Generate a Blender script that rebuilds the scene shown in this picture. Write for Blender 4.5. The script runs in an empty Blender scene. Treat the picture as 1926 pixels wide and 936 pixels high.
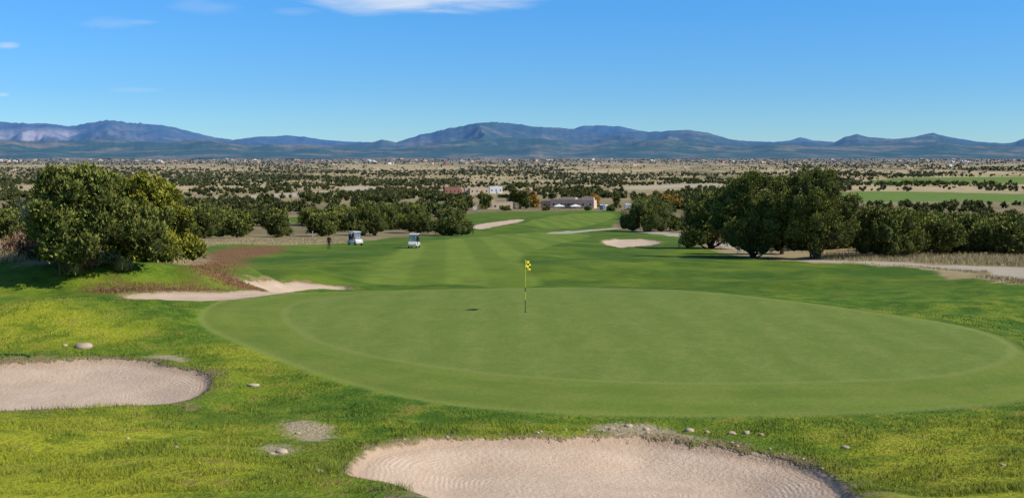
import bpy, bmesh, math, numpy as np
from mathutils import Vector, Matrix, noise
rng=np.random.default_rng(7)
sc=bpy.context.scene
col=sc.collection
sc.view_settings.view_transform='Standard'
try: sc.view_settings.look='None'
except Exception: pass
sc.view_settings.exposure=0
F=2065.0; CX=963.0; CY=468.0; CAMZ=6.3; TH=math.atan(170/2065)

# ---------------------------------------------------------------- maths
def hsh(ix,iy,s):
    h=(ix*374761393+iy*668265263+s*2147483647)&0xffffffff
    h=((h^(h>>13))*1274126177)&0xffffffff
    h=h^(h>>16)
    return (h&0xffff)/65535.0
def vn(x,y,s=0):
    x=np.asarray(x,float); y=np.asarray(y,float)
    xi=np.floor(x).astype(np.int64); yi=np.floor(y).astype(np.int64)
    fx=x-xi; fy=y-yi; fx=fx*fx*(3-2*fx); fy=fy*fy*(3-2*fy)
    a=hsh(xi,yi,s);b=hsh(xi+1,yi,s);c=hsh(xi,yi+1,s);d=hsh(xi+1,yi+1,s)
    return (a*(1-fx)+b*fx)*(1-fy)+(c*(1-fx)+d*fx)*fy
def fbm(x,y,o=4,s=0):
    r=0;a=.5;t=0
    for i in range(o):
        r=r+a*vn(x,y,s+i*17);t+=a;a*=.5;x=x*2.03+5.1;y=y*2.03+3.7
    return r/t
def ss(a,b,x):
    t=np.clip((np.asarray(x,float)-a)/(b-a),0,1); return t*t*(3-2*t)
BD=np.array([-1e5,2,8,12,15,18,21,25,28,50,54,60,70,87,110,140,200,300,450,600,1000,2000,4000,8000,13000,16000])
BZ=np.array([4.7,4.7,3.6,2.3,1.45,.75,.3,.05,0,0,-.12,-.75,-1.5,-2.4,-3.6,-4.9,-8.2,-13.2,-16.8,-20.5,-28,-38,-38,-22,6,15])
def base(y):
    y=np.asarray(y,float); r=0
    for k,w in ((.94,.25),(1.0,.5),(1.06,.25)):
        r=r+w*np.interp(y*k,BD,BZ)
    return r
def H0(x,y):
    x=np.asarray(x,float);y=np.asarray(y,float)
    z=base(y)
    rm=np.sqrt(((x+22.0)/9.5)**2+((y-61.5)/8.5)**2)+.10*(vn(x/2.,y/2.,8)-.5)
    z=z+1.35*ss(1.12,.62,rm)+.35*np.exp(-(((x+25)/5)**2+((y-64)/5)**2))
    z=z+.9*np.exp(-(((x+16)/4.5)**2+((y-72)/6)**2))
    z=z+.45*np.exp(-(((x+5.5)/4.0)**2+((y-17.5)/2.6)**2))
    z=z+.50*np.exp(-(((x+11.5)/5.5)**2+((y-22.0)/2.6)**2))
    z=z+.45*np.exp(-(((x-12)/4.0)**2+((y-20)/3.5)**2))
    z=z+.85*np.exp(-(((x+17)/5.0)**2+((y-41.5)/4.0)**2))
    z=z+1.0*np.exp(-(((x-31)/8.0)**2+((y-60)/7)**2))+.6*np.exp(-(((x-17)/6.0)**2+((y-66)/4)**2))+.5*np.exp(-(((x-4)/9.0)**2+((y-84)/5)**2))
    g=1-np.exp(-(((x-2)/17)**4+((y-40)/14)**4))
    z=z+g*.46*(fbm(x/7.,y/7.,2,3)-.5)*ss(5,20,y)
    z=z+1.3*(fbm(x/45.,y/60.,2,9)-.5)*ss(70,180,y)
    z=z+(fbm(x/600.,y/800.,3,12)-.5)*ss(700,2500,y)*26
    return z
def raydir(px,py):
    cx=(np.asarray(px,float)-CX)/F; cy=(CY-np.asarray(py,float))/F
    dy=math.cos(TH)+cy*math.sin(TH); dz=-math.sin(TH)+cy*math.cos(TH)
    return cx,dy,dz
TS=np.concatenate([np.geomspace(8,200,240),np.geomspace(201,15000,240)])
def hits(px,py):
    px=np.atleast_1d(np.asarray(px,float));py=np.atleast_1d(np.asarray(py,float))
    out=np.zeros((len(px),2))
    for s in range(0,len(px),3000):
        cx,dy,dz=raydir(px[s:s+3000],py[s:s+3000])
        cx=cx/dy;dz=dz/dy
        T_=TS if py[s:s+3000].max()>445 else TS[220:]
        X=cx[:,None]*T_[None];Y=np.broadcast_to(T_[None],X.shape)
        D=CAMZ+dz[:,None]*T_[None]-H0(X,Y)
        neg=D<0; i=np.where(neg.any(1),neg.argmax(1),len(T_)-1); i=np.maximum(i,1)
        r=np.arange(len(i)); d0=D[r,i-1];d1=D[r,i]
        f=np.clip(d0/(d0-d1+1e-9),0,1)
        t=T_[i-1]+(T_[i]-T_[i-1])*f
        out[s:s+3000,0]=cx*t;out[s:s+3000,1]=t
    return out
def smooth_poly(p,n=5):
    p=np.asarray(p,float);q=[]
    N=len(p)
    for i in range(N):
        a,b,c,d=p[i-1],p[i],p[(i+1)%N],p[(i+2)%N]
        for k in range(n):
            t=k/n
            q.append(.5*((2*b)+(-a+c)*t+(2*a-5*b+4*c-d)*t*t+(-a+3*b-3*c+d)*t**3))
    return np.array(q)
def wp(pts,n=5,extra=None):
    P=smooth_poly(pts,n) if n>1 else np.asarray(pts,float)
    if extra is not None: P=P[n:len(P)-2*n+1]
    w=hits(P[:,0],P[:,1])
    if extra is not None: w=np.vstack([w,np.array(extra,float)])
    return w
def sdf(poly,X,Y,margin):
    X=np.asarray(X,float);Y=np.asarray(Y,float)
    sh=X.shape;X=X.ravel();Y=Y.ravel()
    x0,y0=poly.min(0)-margin;x1,y1=poly.max(0)+margin
    out=np.full(X.shape,float(margin))
    m=(X>x0)&(X<x1)&(Y>y0)&(Y<y1)
    if not m.any(): return out.reshape(sh)
    x=X[m];y=Y[m];d=np.full(x.shape,1e18);ins=np.zeros(x.shape,bool)
    N=len(poly)
    for i in range(N):
        ax,ay=poly[i-1];bx,by=poly[i]
        ex,ey=bx-ax,by-ay;L=ex*ex+ey*ey+1e-12
        t=np.clip(((x-ax)*ex+(y-ay)*ey)/L,0,1)
        d=np.minimum(d,(x-ax-t*ex)**2+(y-ay-t*ey)**2)
        if ay!=by:
            c=((ay>y)!=(by>y))&(x<(bx-ax)*(y-ay)/(by-ay)+ax)
            ins^=c
    d=np.minimum(np.sqrt(d),margin)
    out[m]=np.where(ins,-d,d)
    return out.reshape(sh)

# ---------------------------------------------------------------- regions (measured on the terrain)
G_OUT=wp([(372,595),(398,572),(480,557),(640,549),(860,543),(1100,541),(1300,547),(1480,564),(1650,587),(1790,608),(1885,632),(1924,655),(1985,700),(1940,752),(1700,775),(1450,783),(1200,783),(1000,775),(800,755),(620,712),(480,660),(390,620)],4)
G_IN=wp([(535,600),(560,572),(680,556),(860,547),(1100,545),(1300,551),(1480,568),(1650,591),(1790,612),(1870,634),(1905,660),(1870,688),(1750,712),(1500,722),(1250,723),(1000,712),(820,692),(680,668),(590,640)],4)
S1=wp([(655,893),(690,850),(780,832),(900,826),(1060,826),(1200,824),(1300,835),(1420,852),(1520,876),(1590,915),(1600,960),(1450,1010),(1150,1030),(950,1000),(830,945),(740,912)],4)
S2=wp([(-260,700),(-100,690),(40,684),(180,676),(260,678),(320,690),(375,700),(398,716),(385,738),(340,756),(250,766),(100,769),(-100,775),(-260,765)],4)
S3=wp([(235,557),(300,551),(400,551),(475,547),(508,540),(490,528),(452,516),(520,517),(600,524),(655,531),(610,541),(540,551),(470,562),(350,568),(255,565)],4)
S4=wp([(1132,454),(1165,449),(1215,450),(1243,456),(1215,462),(1160,464)],4)
S5=wp([(888,427),(905,421),(950,415),(985,412),(975,418),(935,425),(905,431)],3)
BUNK=[S1,S2,S3,S4,S5]; BDEP=[.30,.22,.10,.2,.1]
COURSE=wp([(-900,530),(-500,520),(40,502),(100,494),(160,486),(300,490),(400,486),(380,470),(420,460),(600,460),(700,452),(740,446),(850,442),(888,434),(870,418),(880,402),(960,398),(1060,397),(1162,396),(1172,408),(1150,428),(1200,436),(1265,444),(1330,468),(1400,484),(1480,491),(1560,494),(1700,503),(1926,521),(2300,545),(2500,560)],3,extra=[(70,15),(70,-60),(-70,-60),(-70,20)])
FAR1=[wp([(1575,372),(1600,360),(1750,361),(1926,365),(2150,367),(2150,384),(1926,381),(1800,379),(1640,380)],3),
      wp([(1620,343),(1700,335),(1850,333),(2100,333),(2100,347),(1926,345),(1760,346),(1650,346)],3),
      wp([(470,420),(560,408),(640,404),(660,409),(560,418)],3),
      wp([(700,383),(800,380),(880,384),(800,389)],3)]
FAIR=wp([(683,522),(700,495),(740,474),(820,452),(960,440),(1080,437),(1110,445),(1060,456),(985,480),(985,500),(1010,528),(850,527)],4)
FAIR2=wp([(985,420),(1050,405),(1120,400),(1155,402),(1150,412),(1110,424),(1040,430)],3)
MULCH=[wp([(365,500),(390,478),(430,466),(500,462),(540,468),(500,480),(450,490),(425,503),(470,522),(505,538),(450,545),(400,528)],3),
       wp([(165,547),(190,538),(260,537),(330,540),(400,542),(460,548),(330,551),(240,553),(190,553)],3)]
PATH=[wp([(1500,487),(1560,489),(1700,494),(1926,503),(2200,512),(2200,521),(1926,511),(1760,503),(1600,494),(1500,490)],3),
      wp([(1185,433),(1230,434),(1300,443),(1360,456),(1420,472),(1400,473),(1340,460),(1280,446),(1200,437)],3),
      wp([(1020,438),(1080,434),(1160,428),(1165,430),(1130,433),(1060,440)],3),
      wp([(313,378),(420,370),(560,362),(574,366),(520,373),(400,380),(316,384)],2),
      wp([(1180,352),(1280,347),(1350,346),(1350,351),(1280,352),(1190,356)],2),
      wp([(640,358),(660,352),(710,352),(700,360),(660,366)],3)]
DIRT=[wp([(535,800),(580,797),(625,808),(600,824),(560,822)],3),wp([(1120,800),(1180,795),(1250,802),(1290,822),(1330,836),(1250,828),(1180,826),(1130,815)],3),
      wp([(500,835),(535,829),(550,842),(520,848)],3),wp([(270,668),(330,664),(350,680),(300,678)],3)]
YEL=[wp([(330,650),(420,645),(530,670),(520,740),(420,775),(390,720),(340,690)],3),wp([(-200,775),(300,778),(520,800),(620,900),(700,1050),(-200,1100)],3),
     wp([(900,800),(1100,800),(1300,800),(1700,810),(2100,790),(2100,1000),(1650,960),(1500,850),(1200,812),(900,812)],3),wp([(-200,560),(60,550),(250,600),(250,650),(-200,660)],3),
     wp([(-100,510),(170,500),(340,500),(360,530),(150,545),(-100,545)],3)]
def green_out(x,y): return sdf(G_OUT,x,y,8.)
def bunk(x,y):
    r=[sdf(b,x,y,6.) for b in BUNK]; return r
def H(x,y,sb=None,go=None):
    x=np.asarray(x,float);y=np.asarray(y,float)
    z=H0(x,y)
    if sb is None: sb=bunk(x,y)
    if go is None: go=green_out(x,y)
    sm=np.minimum.reduce(sb)
    z=z+(.34*(fbm(x/3.2,y/3.2,2,61)-.5)+.05*(vn(x/.9,y/.9,65)-.5))*ss(.1,2.2,go)*ss(-.3,.7,sm)*(1-ss(90,140,y))*ss(6,14,y)
    for s,d in zip(sb,BDEP):
        z=z-d*ss(0.0,-1.9,s)-d*.35*ss(.04,-.20,s)+.07*np.exp(-((s-.35)/.4)**2)
    bm=ss(0,4,y-(47-.6*x))*(1-ss(62,95,y))
    z=z-.38*ss(0,4,go)*bm
    z=z+.05*ss(.0,-1.,go)
    return z
def Hs(x,y): return float(H(np.array([x]),np.array([y]))[0])
def at(px,py):
    w=hits([px],[py])[0]; return float(w[0]),float(w[1]),Hs(w[0],w[1])

# ---------------------------------------------------------------- node helper
class N:
    def __init__(s,nt): s.nt=nt
    def new(s,t,**k):
        n=s.nt.nodes.new(t)
        for a,b in k.items(): setattr(n,a,b)
        return n
    def put(s,sock,v):
        if isinstance(v,bpy.types.NodeSocket): s.nt.links.new(v,sock)
        elif v is not None:
            if isinstance(v,(tuple,list)) and len(v)==3 and sock.type=='RGBA': v=(*v,1)
            sock.default_value=v
    def m(s,op,a,b=None,c=None,clamp=False):
        n=s.new('ShaderNodeMath',operation=op,use_clamp=clamp); s.put(n.inputs[0],a)
        if b is not None: s.put(n.inputs[1],b)
        if c is not None: s.put(n.inputs[2],c)
        return n.outputs[0]
    def mix(s,f,a,b,bt='MIX'):
        n=s.new('ShaderNodeMix',data_type='RGBA',blend_type=bt)
        s.put(n.inputs[0],f);s.put(n.inputs[6],a);s.put(n.inputs[7],b);return n.outputs[2]
    def mr(s,v,a,b,c=0.,d=1.):
        n=s.new('ShaderNodeMapRange',interpolation_type='SMOOTHSTEP')
        for i,q in enumerate((v,a,b,c,d)): s.put(n.inputs[i],q)
        return n.outputs[0]
    def noise(s,scale,det=3,vec=None,rough=.55,dist=0.):
        n=s.new('ShaderNodeTexNoise'); s.put(n.inputs['Scale'],scale);s.put(n.inputs['Detail'],det);s.put(n.inputs['Roughness'],rough);s.put(n.inputs['Distortion'],dist)
        if vec is not None: s.put(n.inputs['Vector'],vec)
        return n.outputs['Fac']
    def attr(s,name):
        n=s.new('ShaderNodeAttribute',attribute_name=name); return n.outputs['Fac']
def newmat(name,rough=.9,spec=.2):
    m=bpy.data.materials.new(name); m.use_nodes=True
    b=m.node_tree.nodes['Principled BSDF']; b.inputs['Roughness'].default_value=rough
    b.inputs['Specular IOR Level'].default_value=spec
    return m,N(m.node_tree),b
_mc={}
def flat(name,c,rough=.7,spec=.3,metal=0,var=.12,scale=3.):
    if name in _mc: return _mc[name]
    m,n,b=newmat(name,rough,spec)
    tc=n.new('ShaderNodeTexCoord').outputs['Object']
    f=n.noise(scale,3,tc)
    lo=tuple(max(0,q*(1-var*2)) for q in c);hi=tuple(min(1,q*(1+var)) for q in c)
    n.put(b.inputs['Base Color'],n.mix(f,lo,hi)); b.inputs['Metallic'].default_value=metal
    _mc[name]=m; return m

def grass_color(n):
    P=n.new('ShaderNodeNewGeometry').outputs['Position']
    sp=n.new('ShaderNodeSeparateXYZ'); n.put(sp.inputs[0],P)
    n1=n.noise(.16,3,P,.6); n2=n.noise(.9,5,P,.72); n3=n.noise(7.,3,P,.7)
    ye=n.attr('yel')
    nearf=n.mr(sp.outputs[1],28,62,1,0)
    a=n.m('ADD',n.m('MULTIPLY',n1,.8),n.m('MULTIPLY',n2,.8))
    yb=n.mr(n.m('ADD',ye,n.m('MULTIPLY',n.m('SUBTRACT',n2,.5),5.)),-1.8,1.6,1,0)
    yf=n.m('ADD',n.mr(a,.74,1.02,0,.6),n.m('MULTIPLY',yb,n.mr(a,.62,.94,.15,.72)))
    yf=n.m('MULTIPLY',yf,n.m('ADD',n.m('MULTIPLY',nearf,.75),.30),clamp=True)
    c=n.mix(n.mr(n2,.35,.6),(.058,.130,.011),(.112,.196,.017))
    c=n.mix(yf,c,(.36,.375,.026))
    c=n.mix(n.mr(n3,.3,.75,0,.55),c,n.mix(.6,c,(.03,.06,.006)))
    br=n.m('MULTIPLY',n.mr(n.m('ADD',n.m('MULTIPLY',n3,.35),n2),.71,.86),n.m('ADD',n.m('MULTIPLY',nearf,.5),.15))
    c=n.mix(br,c,(.25,.175,.06))
    return c,P,sp,n2

# ---------------------------------------------------------------- ground material
def ground_mat():
    m,n,b=newmat('ground_surface',.95,.1)
    c,P,sp,nb=grass_color(n)
    X,Y=sp.outputs[0],sp.outputs[1]
    nf=n.noise(9.,3,P,.65); nm=n.noise(.35,3,P); n25=n.noise(3.,4,P,.7); n05=n.noise(.5,5,P,.7)
    def inside(sd,w,amt,nz): 
        v=n.m('ADD',sd,n.m('MULTIPLY',n.m('SUBTRACT',nz,.5),amt)); return n.mr(v,-w,w,1,0)
    far=n.mr(Y,50,72)
    fr=n.mix(n.mr(n.noise(.12,4,P,.65),.35,.68),(.044,.104,.010),(.170,.228,.021))
    fr=n.mix(n.mr(n05,.42,.65,0,.45),fr,(.055,.108,.012))
    fr=n.mix(n.mr(n25,.35,.7,0,.5),fr,n.mix(.5,fr,(.03,.06,.006)))
    fr=n.mix(n.m('MULTIPLY',n.mr(nb,.56,.70),.4),fr,(.19,.15,.05))
    c=n.mix(n.m('MULTIPLY',far,.8),c,fr)
    st=n.m('SINE',n.m('MULTIPLY',n.m('ADD',X,n.m('MULTIPLY',Y,.06)),1.15))
    fc=n.mix(n.mr(st,-.5,.5,.2,.8),(.120,.188,.020),(.195,.260,.036))
    fc=n.mix(n.mr(n05,.4,.68,0,.5),fc,(.10,.15,.02))
    c=n.mix(n.m('MULTIPLY',inside(n.attr('fair'),.5,1.2,nb),.85),c,fc)
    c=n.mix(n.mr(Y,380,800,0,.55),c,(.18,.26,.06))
    go=n.attr('go'); gi=n.attr('gi')
    ring=n.m('SINE',n.m('MULTIPLY',gi,3.4))
    cc=n.mix(n.mr(ring,-.6,.6,.35,.65),(.120,.185,.024),(.190,.250,.042))
    cc=n.mix(n.mr(nm,.35,.7,0,.5),cc,(.112,.162,.024))
    cc=n.mix(n.mr(n05,.4,.64,0,.45),cc,(.215,.24,.050))
    cc=n.mix(n.mr(nf,.35,.7,0,.35),cc,(.08,.13,.02))
    cc=n.mix(n.mr(go,-.55,-.1,0,.4),cc,(.22,.26,.06))
    c=n.mix(inside(go,.15,.6,nf),c,cc)
    wob=n.m('MULTIPLY',n.noise(.12,2,P),1.5)
    s2=n.m('SINE',n.m('MULTIPLY',n.m('ADD',n.m('ADD',X,n.m('MULTIPLY',Y,.03)),wob),2.9))
    vs_=n.new('ShaderNodeVectorMath',operation='MULTIPLY'); n.put(vs_.inputs[0],P); vs_.inputs[1].default_value=(1.2,.35,1)
    ng=n.noise(1.,5,vs_.outputs[0],.7)
    samp=n.m('ADD',n.m('MULTIPLY',n.m('MULTIPLY',s2,n.mr(nm,.3,.65,.12,.30)),1.),.5)
    gc=n.mix(samp,(.138,.202,.032),(.200,.258,.056))
    gc=n.mix(n.mr(ng,.40,.66,0,.5),gc,(.235,.265,.065))
    gc=n.mix(n.mr(nb,.38,.64,0,.35),gc,(.120,.176,.028))
    gc=n.mix(n.mr(n25,.35,.7,0,.35),gc,(.105,.158,.027))
    gc=n.mix(n.mr(nf,.35,.7,0,.35),gc,(.10,.148,.026))
    c=n.mix(inside(gi,.16,.16,nf),c,gc)
    c=n.mix(n.m('MULTIPLY',n.mr(n.m('ABSOLUTE',gi),.05,.25,1,0),.3),c,(.25,.285,.085))
    # dry ground
    d1=n.mix(n.mr(n.noise(.03,5,P,.65),.35,.65),(.36,.28,.15),(.19,.16,.075))
    d1=n.mix(n.mr(nb,.45,.7,0,.5),d1,(.44,.35,.20))
    fp=n.new('ShaderNodeVectorMath',operation='MULTIPLY'); n.put(fp.inputs[0],P); fp.inputs[1].default_value=(.0022,.0009,0)
    big=n.noise(1.,5,fp.outputs[0],.65)
    d2=n.mix(n.mr(big,.46,.62),(.46,.365,.205),(.17,.145,.07))
    d2=n.mix(n.mr(n.noise(.02,4,P,.8),.47,.61,0,.5),d2,(.19,.165,.08))
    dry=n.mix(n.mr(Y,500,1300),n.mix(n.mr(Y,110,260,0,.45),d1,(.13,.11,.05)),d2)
    dry=n.mix(n.mr(Y,3000,12000,0,.75),dry,(.12,.15,.19))  # distance haze painted into the plain's colour as blue-grey
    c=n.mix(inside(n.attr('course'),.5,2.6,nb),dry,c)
    mu=n.mix(n.mr(nf,.35,.7),(.15,.050,.026),(.33,.17,.085))
    c=n.mix(n.m('MULTIPLY',inside(n.attr('mulch'),1.2,4.5,nb),n.mr(n25,.34,.56,.4,.97)),c,mu)
    di=n.mix(nf,(.34,.26,.17),(.47,.375,.26))
    c=n.mix(n.m('MULTIPLY',inside(n.attr('dirt'),.25,1.5,n25),.85),c,di)
    c=n.mix(n.m('MULTIPLY',inside(n.attr('path'),.3,.8,nb),.85),c,n.mix(nb,(.38,.32,.25),(.50,.44,.35)))
    sd=n.attr('sand')
    lip=n.m('MULTIPLY',n.mr(n.m('ADD',sd,n.m('MULTIPLY',n.m('SUBTRACT',nb,.5),4.2)),.02,.5,1,0),.8)
    c=n.mix(lip,c,n.mix(nf,(.17,.115,.06),(.40,.30,.16)))
    sc1=n.mix(n.mr(nb,.3,.7),(.53,.395,.285),(.63,.485,.36))
    sc1=n.mix(n.mr(n.noise(28.,2,P,.7),.4,.8,0,.4),sc1,(.41,.295,.205))
    sc1=n.mix(n.mr(nm,.5,.7,0,.35),sc1,(.47,.345,.245))
    sc1=n.mix(n.mr(sd,-.6,-.02,0,.6),sc1,(.39,.27,.175))
    sm=inside(sd,.07,.65,n25)
    c=n.mix(sm,c,sc1)
    n.put(b.inputs['Base Color'],c)
    near=n.mr(Y,22,110,1,.12)
    rk=n.m('SINE',n.m('ADD',n.m('MULTIPLY',sd,62.),n.m('MULTIPLY',nm,40.)))
    rk=n.m('MULTIPLY',rk,n.mr(nb,.42,.62,.0,.045))
    sh=n.m('ADD',rk,n.m('MULTIPLY',nf,.6))
    gh=n.m('ADD',n.m('MULTIPLY',nf,1.3),n.m('MULTIPLY',nb,1.8))
    gh=n.m('MULTIPLY',gh,n.mr(go,-.3,.3,.16,1))
    h=n.new('ShaderNodeMix',data_type='FLOAT'); n.put(h.inputs[0],sm);n.put(h.inputs[2],gh);n.put(h.inputs[3],sh)
    bp=n.new('ShaderNodeBump'); bp.inputs['Distance'].default_value=.08; n.put(bp.inputs['Strength'],n.m('MULTIPLY',near,.8)); n.put(bp.inputs['Height'],h.outputs[0])
    n.put(b.inputs['Normal'],bp.outputs[0])
    return m
GM=ground_mat()

# ---------------------------------------------------------------- terrain mesh
def add_obj(name,me,parent=None,loc=None):
    o=bpy.data.objects.new(name,me); col.objects.link(o)
    if loc is not None: o.location=loc
    if parent is not None: o.parent=parent
    return o
def mesh_np(name,V,Fc,mat=None,smooth=False,attrs=None,k=None):
    me=bpy.data.meshes.new(name)
    V=np.ascontiguousarray(V,dtype=np.float32);Fc=np.ascontiguousarray(Fc,dtype=np.int32)
    k=Fc.shape[1]
    me.vertices.add(len(V));me.vertices.foreach_set('co',V.ravel())
    me.loops.add(Fc.size);me.loops.foreach_set('vertex_index',Fc.ravel())
    me.polygons.add(len(Fc));me.polygons.foreach_set('loop_start',np.arange(0,Fc.size,k,dtype=np.int32))
    me.polygons.foreach_set('loop_total',np.full(len(Fc),k,dtype=np.int32))
    me.update(calc_edges=True)
    if attrs:
        for a,v in attrs.items():
            t=me.attributes.new(a,'FLOAT','POINT'); t.data.foreach_set('value',np.ascontiguousarray(v,dtype=np.float32))
    if smooth: me.polygons.foreach_set('use_smooth',np.ones(len(Fc),bool))
    if mat: me.materials.append(mat)
    return me
ang=np.concatenate([np.arange(-33,33,.12),np.arange(33,327,6.)])*math.pi/180
rr=[.4,2,4,6,8,10,12]
r=12.
while r<14500:
    r+=min(max(r*r*1.6/(1098*6.5),.0), r*.024); rr.append(r)
rr=np.array(rr)
A,R=np.meshgrid(ang,rr)
X=(R*np.sin(A)).ravel();Y=(R*np.cos(A)).ravel()
sb=bunk(X,Y);go=green_out(X,Y);gi=sdf(G_IN,X,Y,8.)
Z=H(X,Y,sb,go)
mn=lambda L,mg:np.minimum.reduce([sdf(p,X,Y,mg) for p in L])
attrs=dict(go=go,gi=gi,sand=np.minimum.reduce(sb),course=np.minimum(sdf(COURSE,X,Y,40.),mn(FAR1,40.)),
  fair=np.minimum(sdf(FAIR,X,Y,10.),sdf(FAIR2,X,Y,10.)),mulch=mn(MULCH,8.),path=mn(PATH,8.),dirt=mn(DIRT,5.),yel=mn(YEL,6.))
na=len(ang);nr=len(rr)
I=np.arange(nr*na).reshape(nr,na)
q=np.stack([I[:-1],np.roll(I[:-1],-1,1),np.roll(I[1:],-1,1),I[1:]],-1).reshape(-1,4)
V=np.stack([X,Y,Z],1)
e1=V[q[:,2]]-V[q[:,0]];e2=V[q[:,3]]-V[q[:,1]];fn=np.cross(e1,e2)
if fn[len(fn)//2,2]<0: q=q[:,::-1];fn=-fn
vnm=np.zeros_like(V)
for k in range(4):
    for c_ in range(3): vnm[:,c_]+=np.bincount(q[:,k],fn[:,c_],minlength=len(V))
vnm/=np.linalg.norm(vnm,axis=1)[:,None]+1e-12
def fval(a): return a[q].mean(1)
region=np.zeros(len(q),int)
region[fval(go)<0]=1
for i,s in enumerate(sb): region[fval(s)<0]=2+i
region[(region==0)&(fval(attrs['fair'])<0)]=10
region[(region==0)&(fval(attrs['path'])<0)]=11
info={0:('ground','grassy golf course ground running out into dry scrub plain'),1:('putting_green','oval mown putting green with pale mowing stripes'),
 2:('sand_bunker','large raked pale sand bunker with ragged grass edge'),3:('sand_bunker','kidney shaped sand bunker sunk in bright grass'),
 4:('sand_bunker','curved sand bunker wrapped around a grassy mound'),5:('sand_bunker','small sand bunker beside the fairway'),6:('sand_bunker','thin distant sand bunker edging the fairway'),
 10:('fairway','pale striped mown fairway strip'),11:('path','pale dusty cart path through dry grass')}
for k,(nm,lb) in info.items():
    f=q[region==k]
    if not len(f): continue
    u,inv=np.unique(f,return_inverse=True)
    me=mesh_np(nm,V[u],inv.reshape(-1,4),GM,True,{a:v[u] for a,v in attrs.items()})
    me.normals_split_custom_set_from_vertices(vnm[u].tolist())
    o=add_obj(nm,me); o['kind']='structure'; o['label']=lb; o['category']=nm.replace('_',' ')

# ---------------------------------------------------------------- mountains
def prof(pts,us):
    p=np.array(pts,float); cx,dy,dz=raydir(p[:,0],p[:,1])
    return np.interp(us,cx/dy,dz/dy)
us=np.linspace(-.72,.72,1200); Ds=np.concatenate([np.linspace(12200,20000,70),np.linspace(20150,27000,44)])
L1=[(-500,240),(-200,235),(0,228),(60,232),(90,232),(130,237),(165,230),(215,226),(245,231),(265,229),(300,233),(345,243),(400,257),(440,263),(490,257),(540,254),(575,257),(600,262),(650,266),(690,267),(745,274),(850,280),(1000,280),(1070,246),(1095,238),(1130,236),(1165,238),(1200,245),(1250,252),(1450,268),(1490,263),(1505,258),(1530,264),(1600,270),(1926,275),(2400,260)]
L2=[(-500,290),(400,285),(700,268),(718,263),(745,268),(790,252),(850,240),(900,232),(935,229),(975,232),(1000,238),(1040,240),(1080,242),(1130,250),(1200,247),(1250,246),(1290,244),(1330,249),(1370,261),(1400,265),(1450,267),(1530,267),(1570,268),(1590,258),(1612,252),(1640,259),(1690,262),(1720,258),(1755,250),(1790,258),(1830,265),(1880,269),(1900,269),(1926,260),(2100,250),(2400,255)]
L3=[(-500,272),(0,262),(80,266),(180,262),(300,268),(380,262),(480,272),(560,270),(640,276),(740,280),(830,268),(880,262),(960,258),(1030,262),(1100,272),(1150,262),(1190,266),(1250,262),(1320,268),(1390,274),(1480,272),(1560,276),(1620,270),(1700,272),(1760,266),(1830,272),(1926,274),(2400,270)]
L4=[(-500,285),(0,282),(200,286),(400,280),(600,288),(800,284),(1000,278),(1080,284),(1200,276),(1300,282),(1500,286),(1700,282),(1926,285),(2400,280)]
U,D=np.meshgrid(us,Ds)
Zm=np.interp(D,BD,BZ)-25+ (fbm(U*60,D/900,3,5)-.5)*20
lay=[(L1,22500,5500,1),(L2,18800,4200,2),(L3,16300,2900,3),(L4,14300,1700,4)]
for L,Dk,w,s in lay:
    T=prof(L,us)[None,:]
    wob=(fbm(U*25,U*0+s,3,30+s)-.5)*w*.5
    t=(D-Dk-wob*0.6)/w; at_=np.clip(np.abs(t),0,1)
    shape=(1-at_)**1.25
    xw=U*D/1000.; yw=D/1000.
    rg=1-np.abs(2*fbm(xw*.55+fbm(xw*.3,yw*.3,2,s)*1.5,yw*.22,5,40+s)-1)*1.6
    rg2=1-np.abs(2*fbm(xw*1.8,yw*.8,4,60+s)-1)*1.6
    hgt=Dk*T+CAMZ
    jag=(fbm(U*180,U*0+s*3,4,70+s)-.5)*.05
    z=hgt*(shape+ (rg-.55)*.82*at_*(1-at_)*2.2+(rg2-.5)*.28*at_**.6*(1-at_)+jag)
    Zm=np.maximum(Zm,z)
V2=np.stack([(U*D).ravel(),D.ravel(),Zm.ravel()],1)
nu=len(us);I=np.arange(len(Ds)*nu).reshape(len(Ds),nu)
q2=np.stack([I[:-1,:-1],I[:-1,1:],I[1:,1:],I[1:,:-1]],-1).reshape(-1,4)
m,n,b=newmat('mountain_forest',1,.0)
P=n.new('ShaderNodeNewGeometry').outputs['Position'];sp=n.new('ShaderNodeSeparateXYZ');n.put(sp.inputs[0],P)
f1=n.noise(.0012,6,P,.7);f2=n.noise(.006,4,P,.7)
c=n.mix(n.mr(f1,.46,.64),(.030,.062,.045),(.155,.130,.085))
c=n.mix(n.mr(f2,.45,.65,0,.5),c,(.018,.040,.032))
c=n.mix(n.mr(sp.outputs[1],15500,19500,0,.55),c,(.04,.065,.09))  # farther slopes tinted blue, distance haze put into the base colour
sx=n.m('MULTIPLY',n.m('ADD',sp.outputs[0],9200),1/1300.)
sx=n.m('SUBTRACT',1.,n.m('MULTIPLY',sx,sx)); scar=n.m('MULTIPLY',n.mr(sx,0,.8),n.m('MULTIPLY',n.mr(sp.outputs[2],200,330),n.mr(sp.outputs[2],480,620,1,0)))
c=n.mix(n.m('MULTIPLY',scar,n.mr(f1,.35,.6,.2,.8)),c,(.28,.24,.24))
n.put(b.inputs['Base Color'],c)
n.put(b.inputs['Emission Color'],n.mix(n.mr(sp.outputs[1],13500,23000),(.032,.082,.180),(.044,.122,.330)))  # blue glow painted in for airlight, stronger on farther slopes
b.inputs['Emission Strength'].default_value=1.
o=add_obj('mountain_range',mesh_np('mountain_range',V2,q2,m,True));o['kind']='structure';o['label']='long hazy blue forested mountain range on the horizon';o['category']='mountains'

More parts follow.
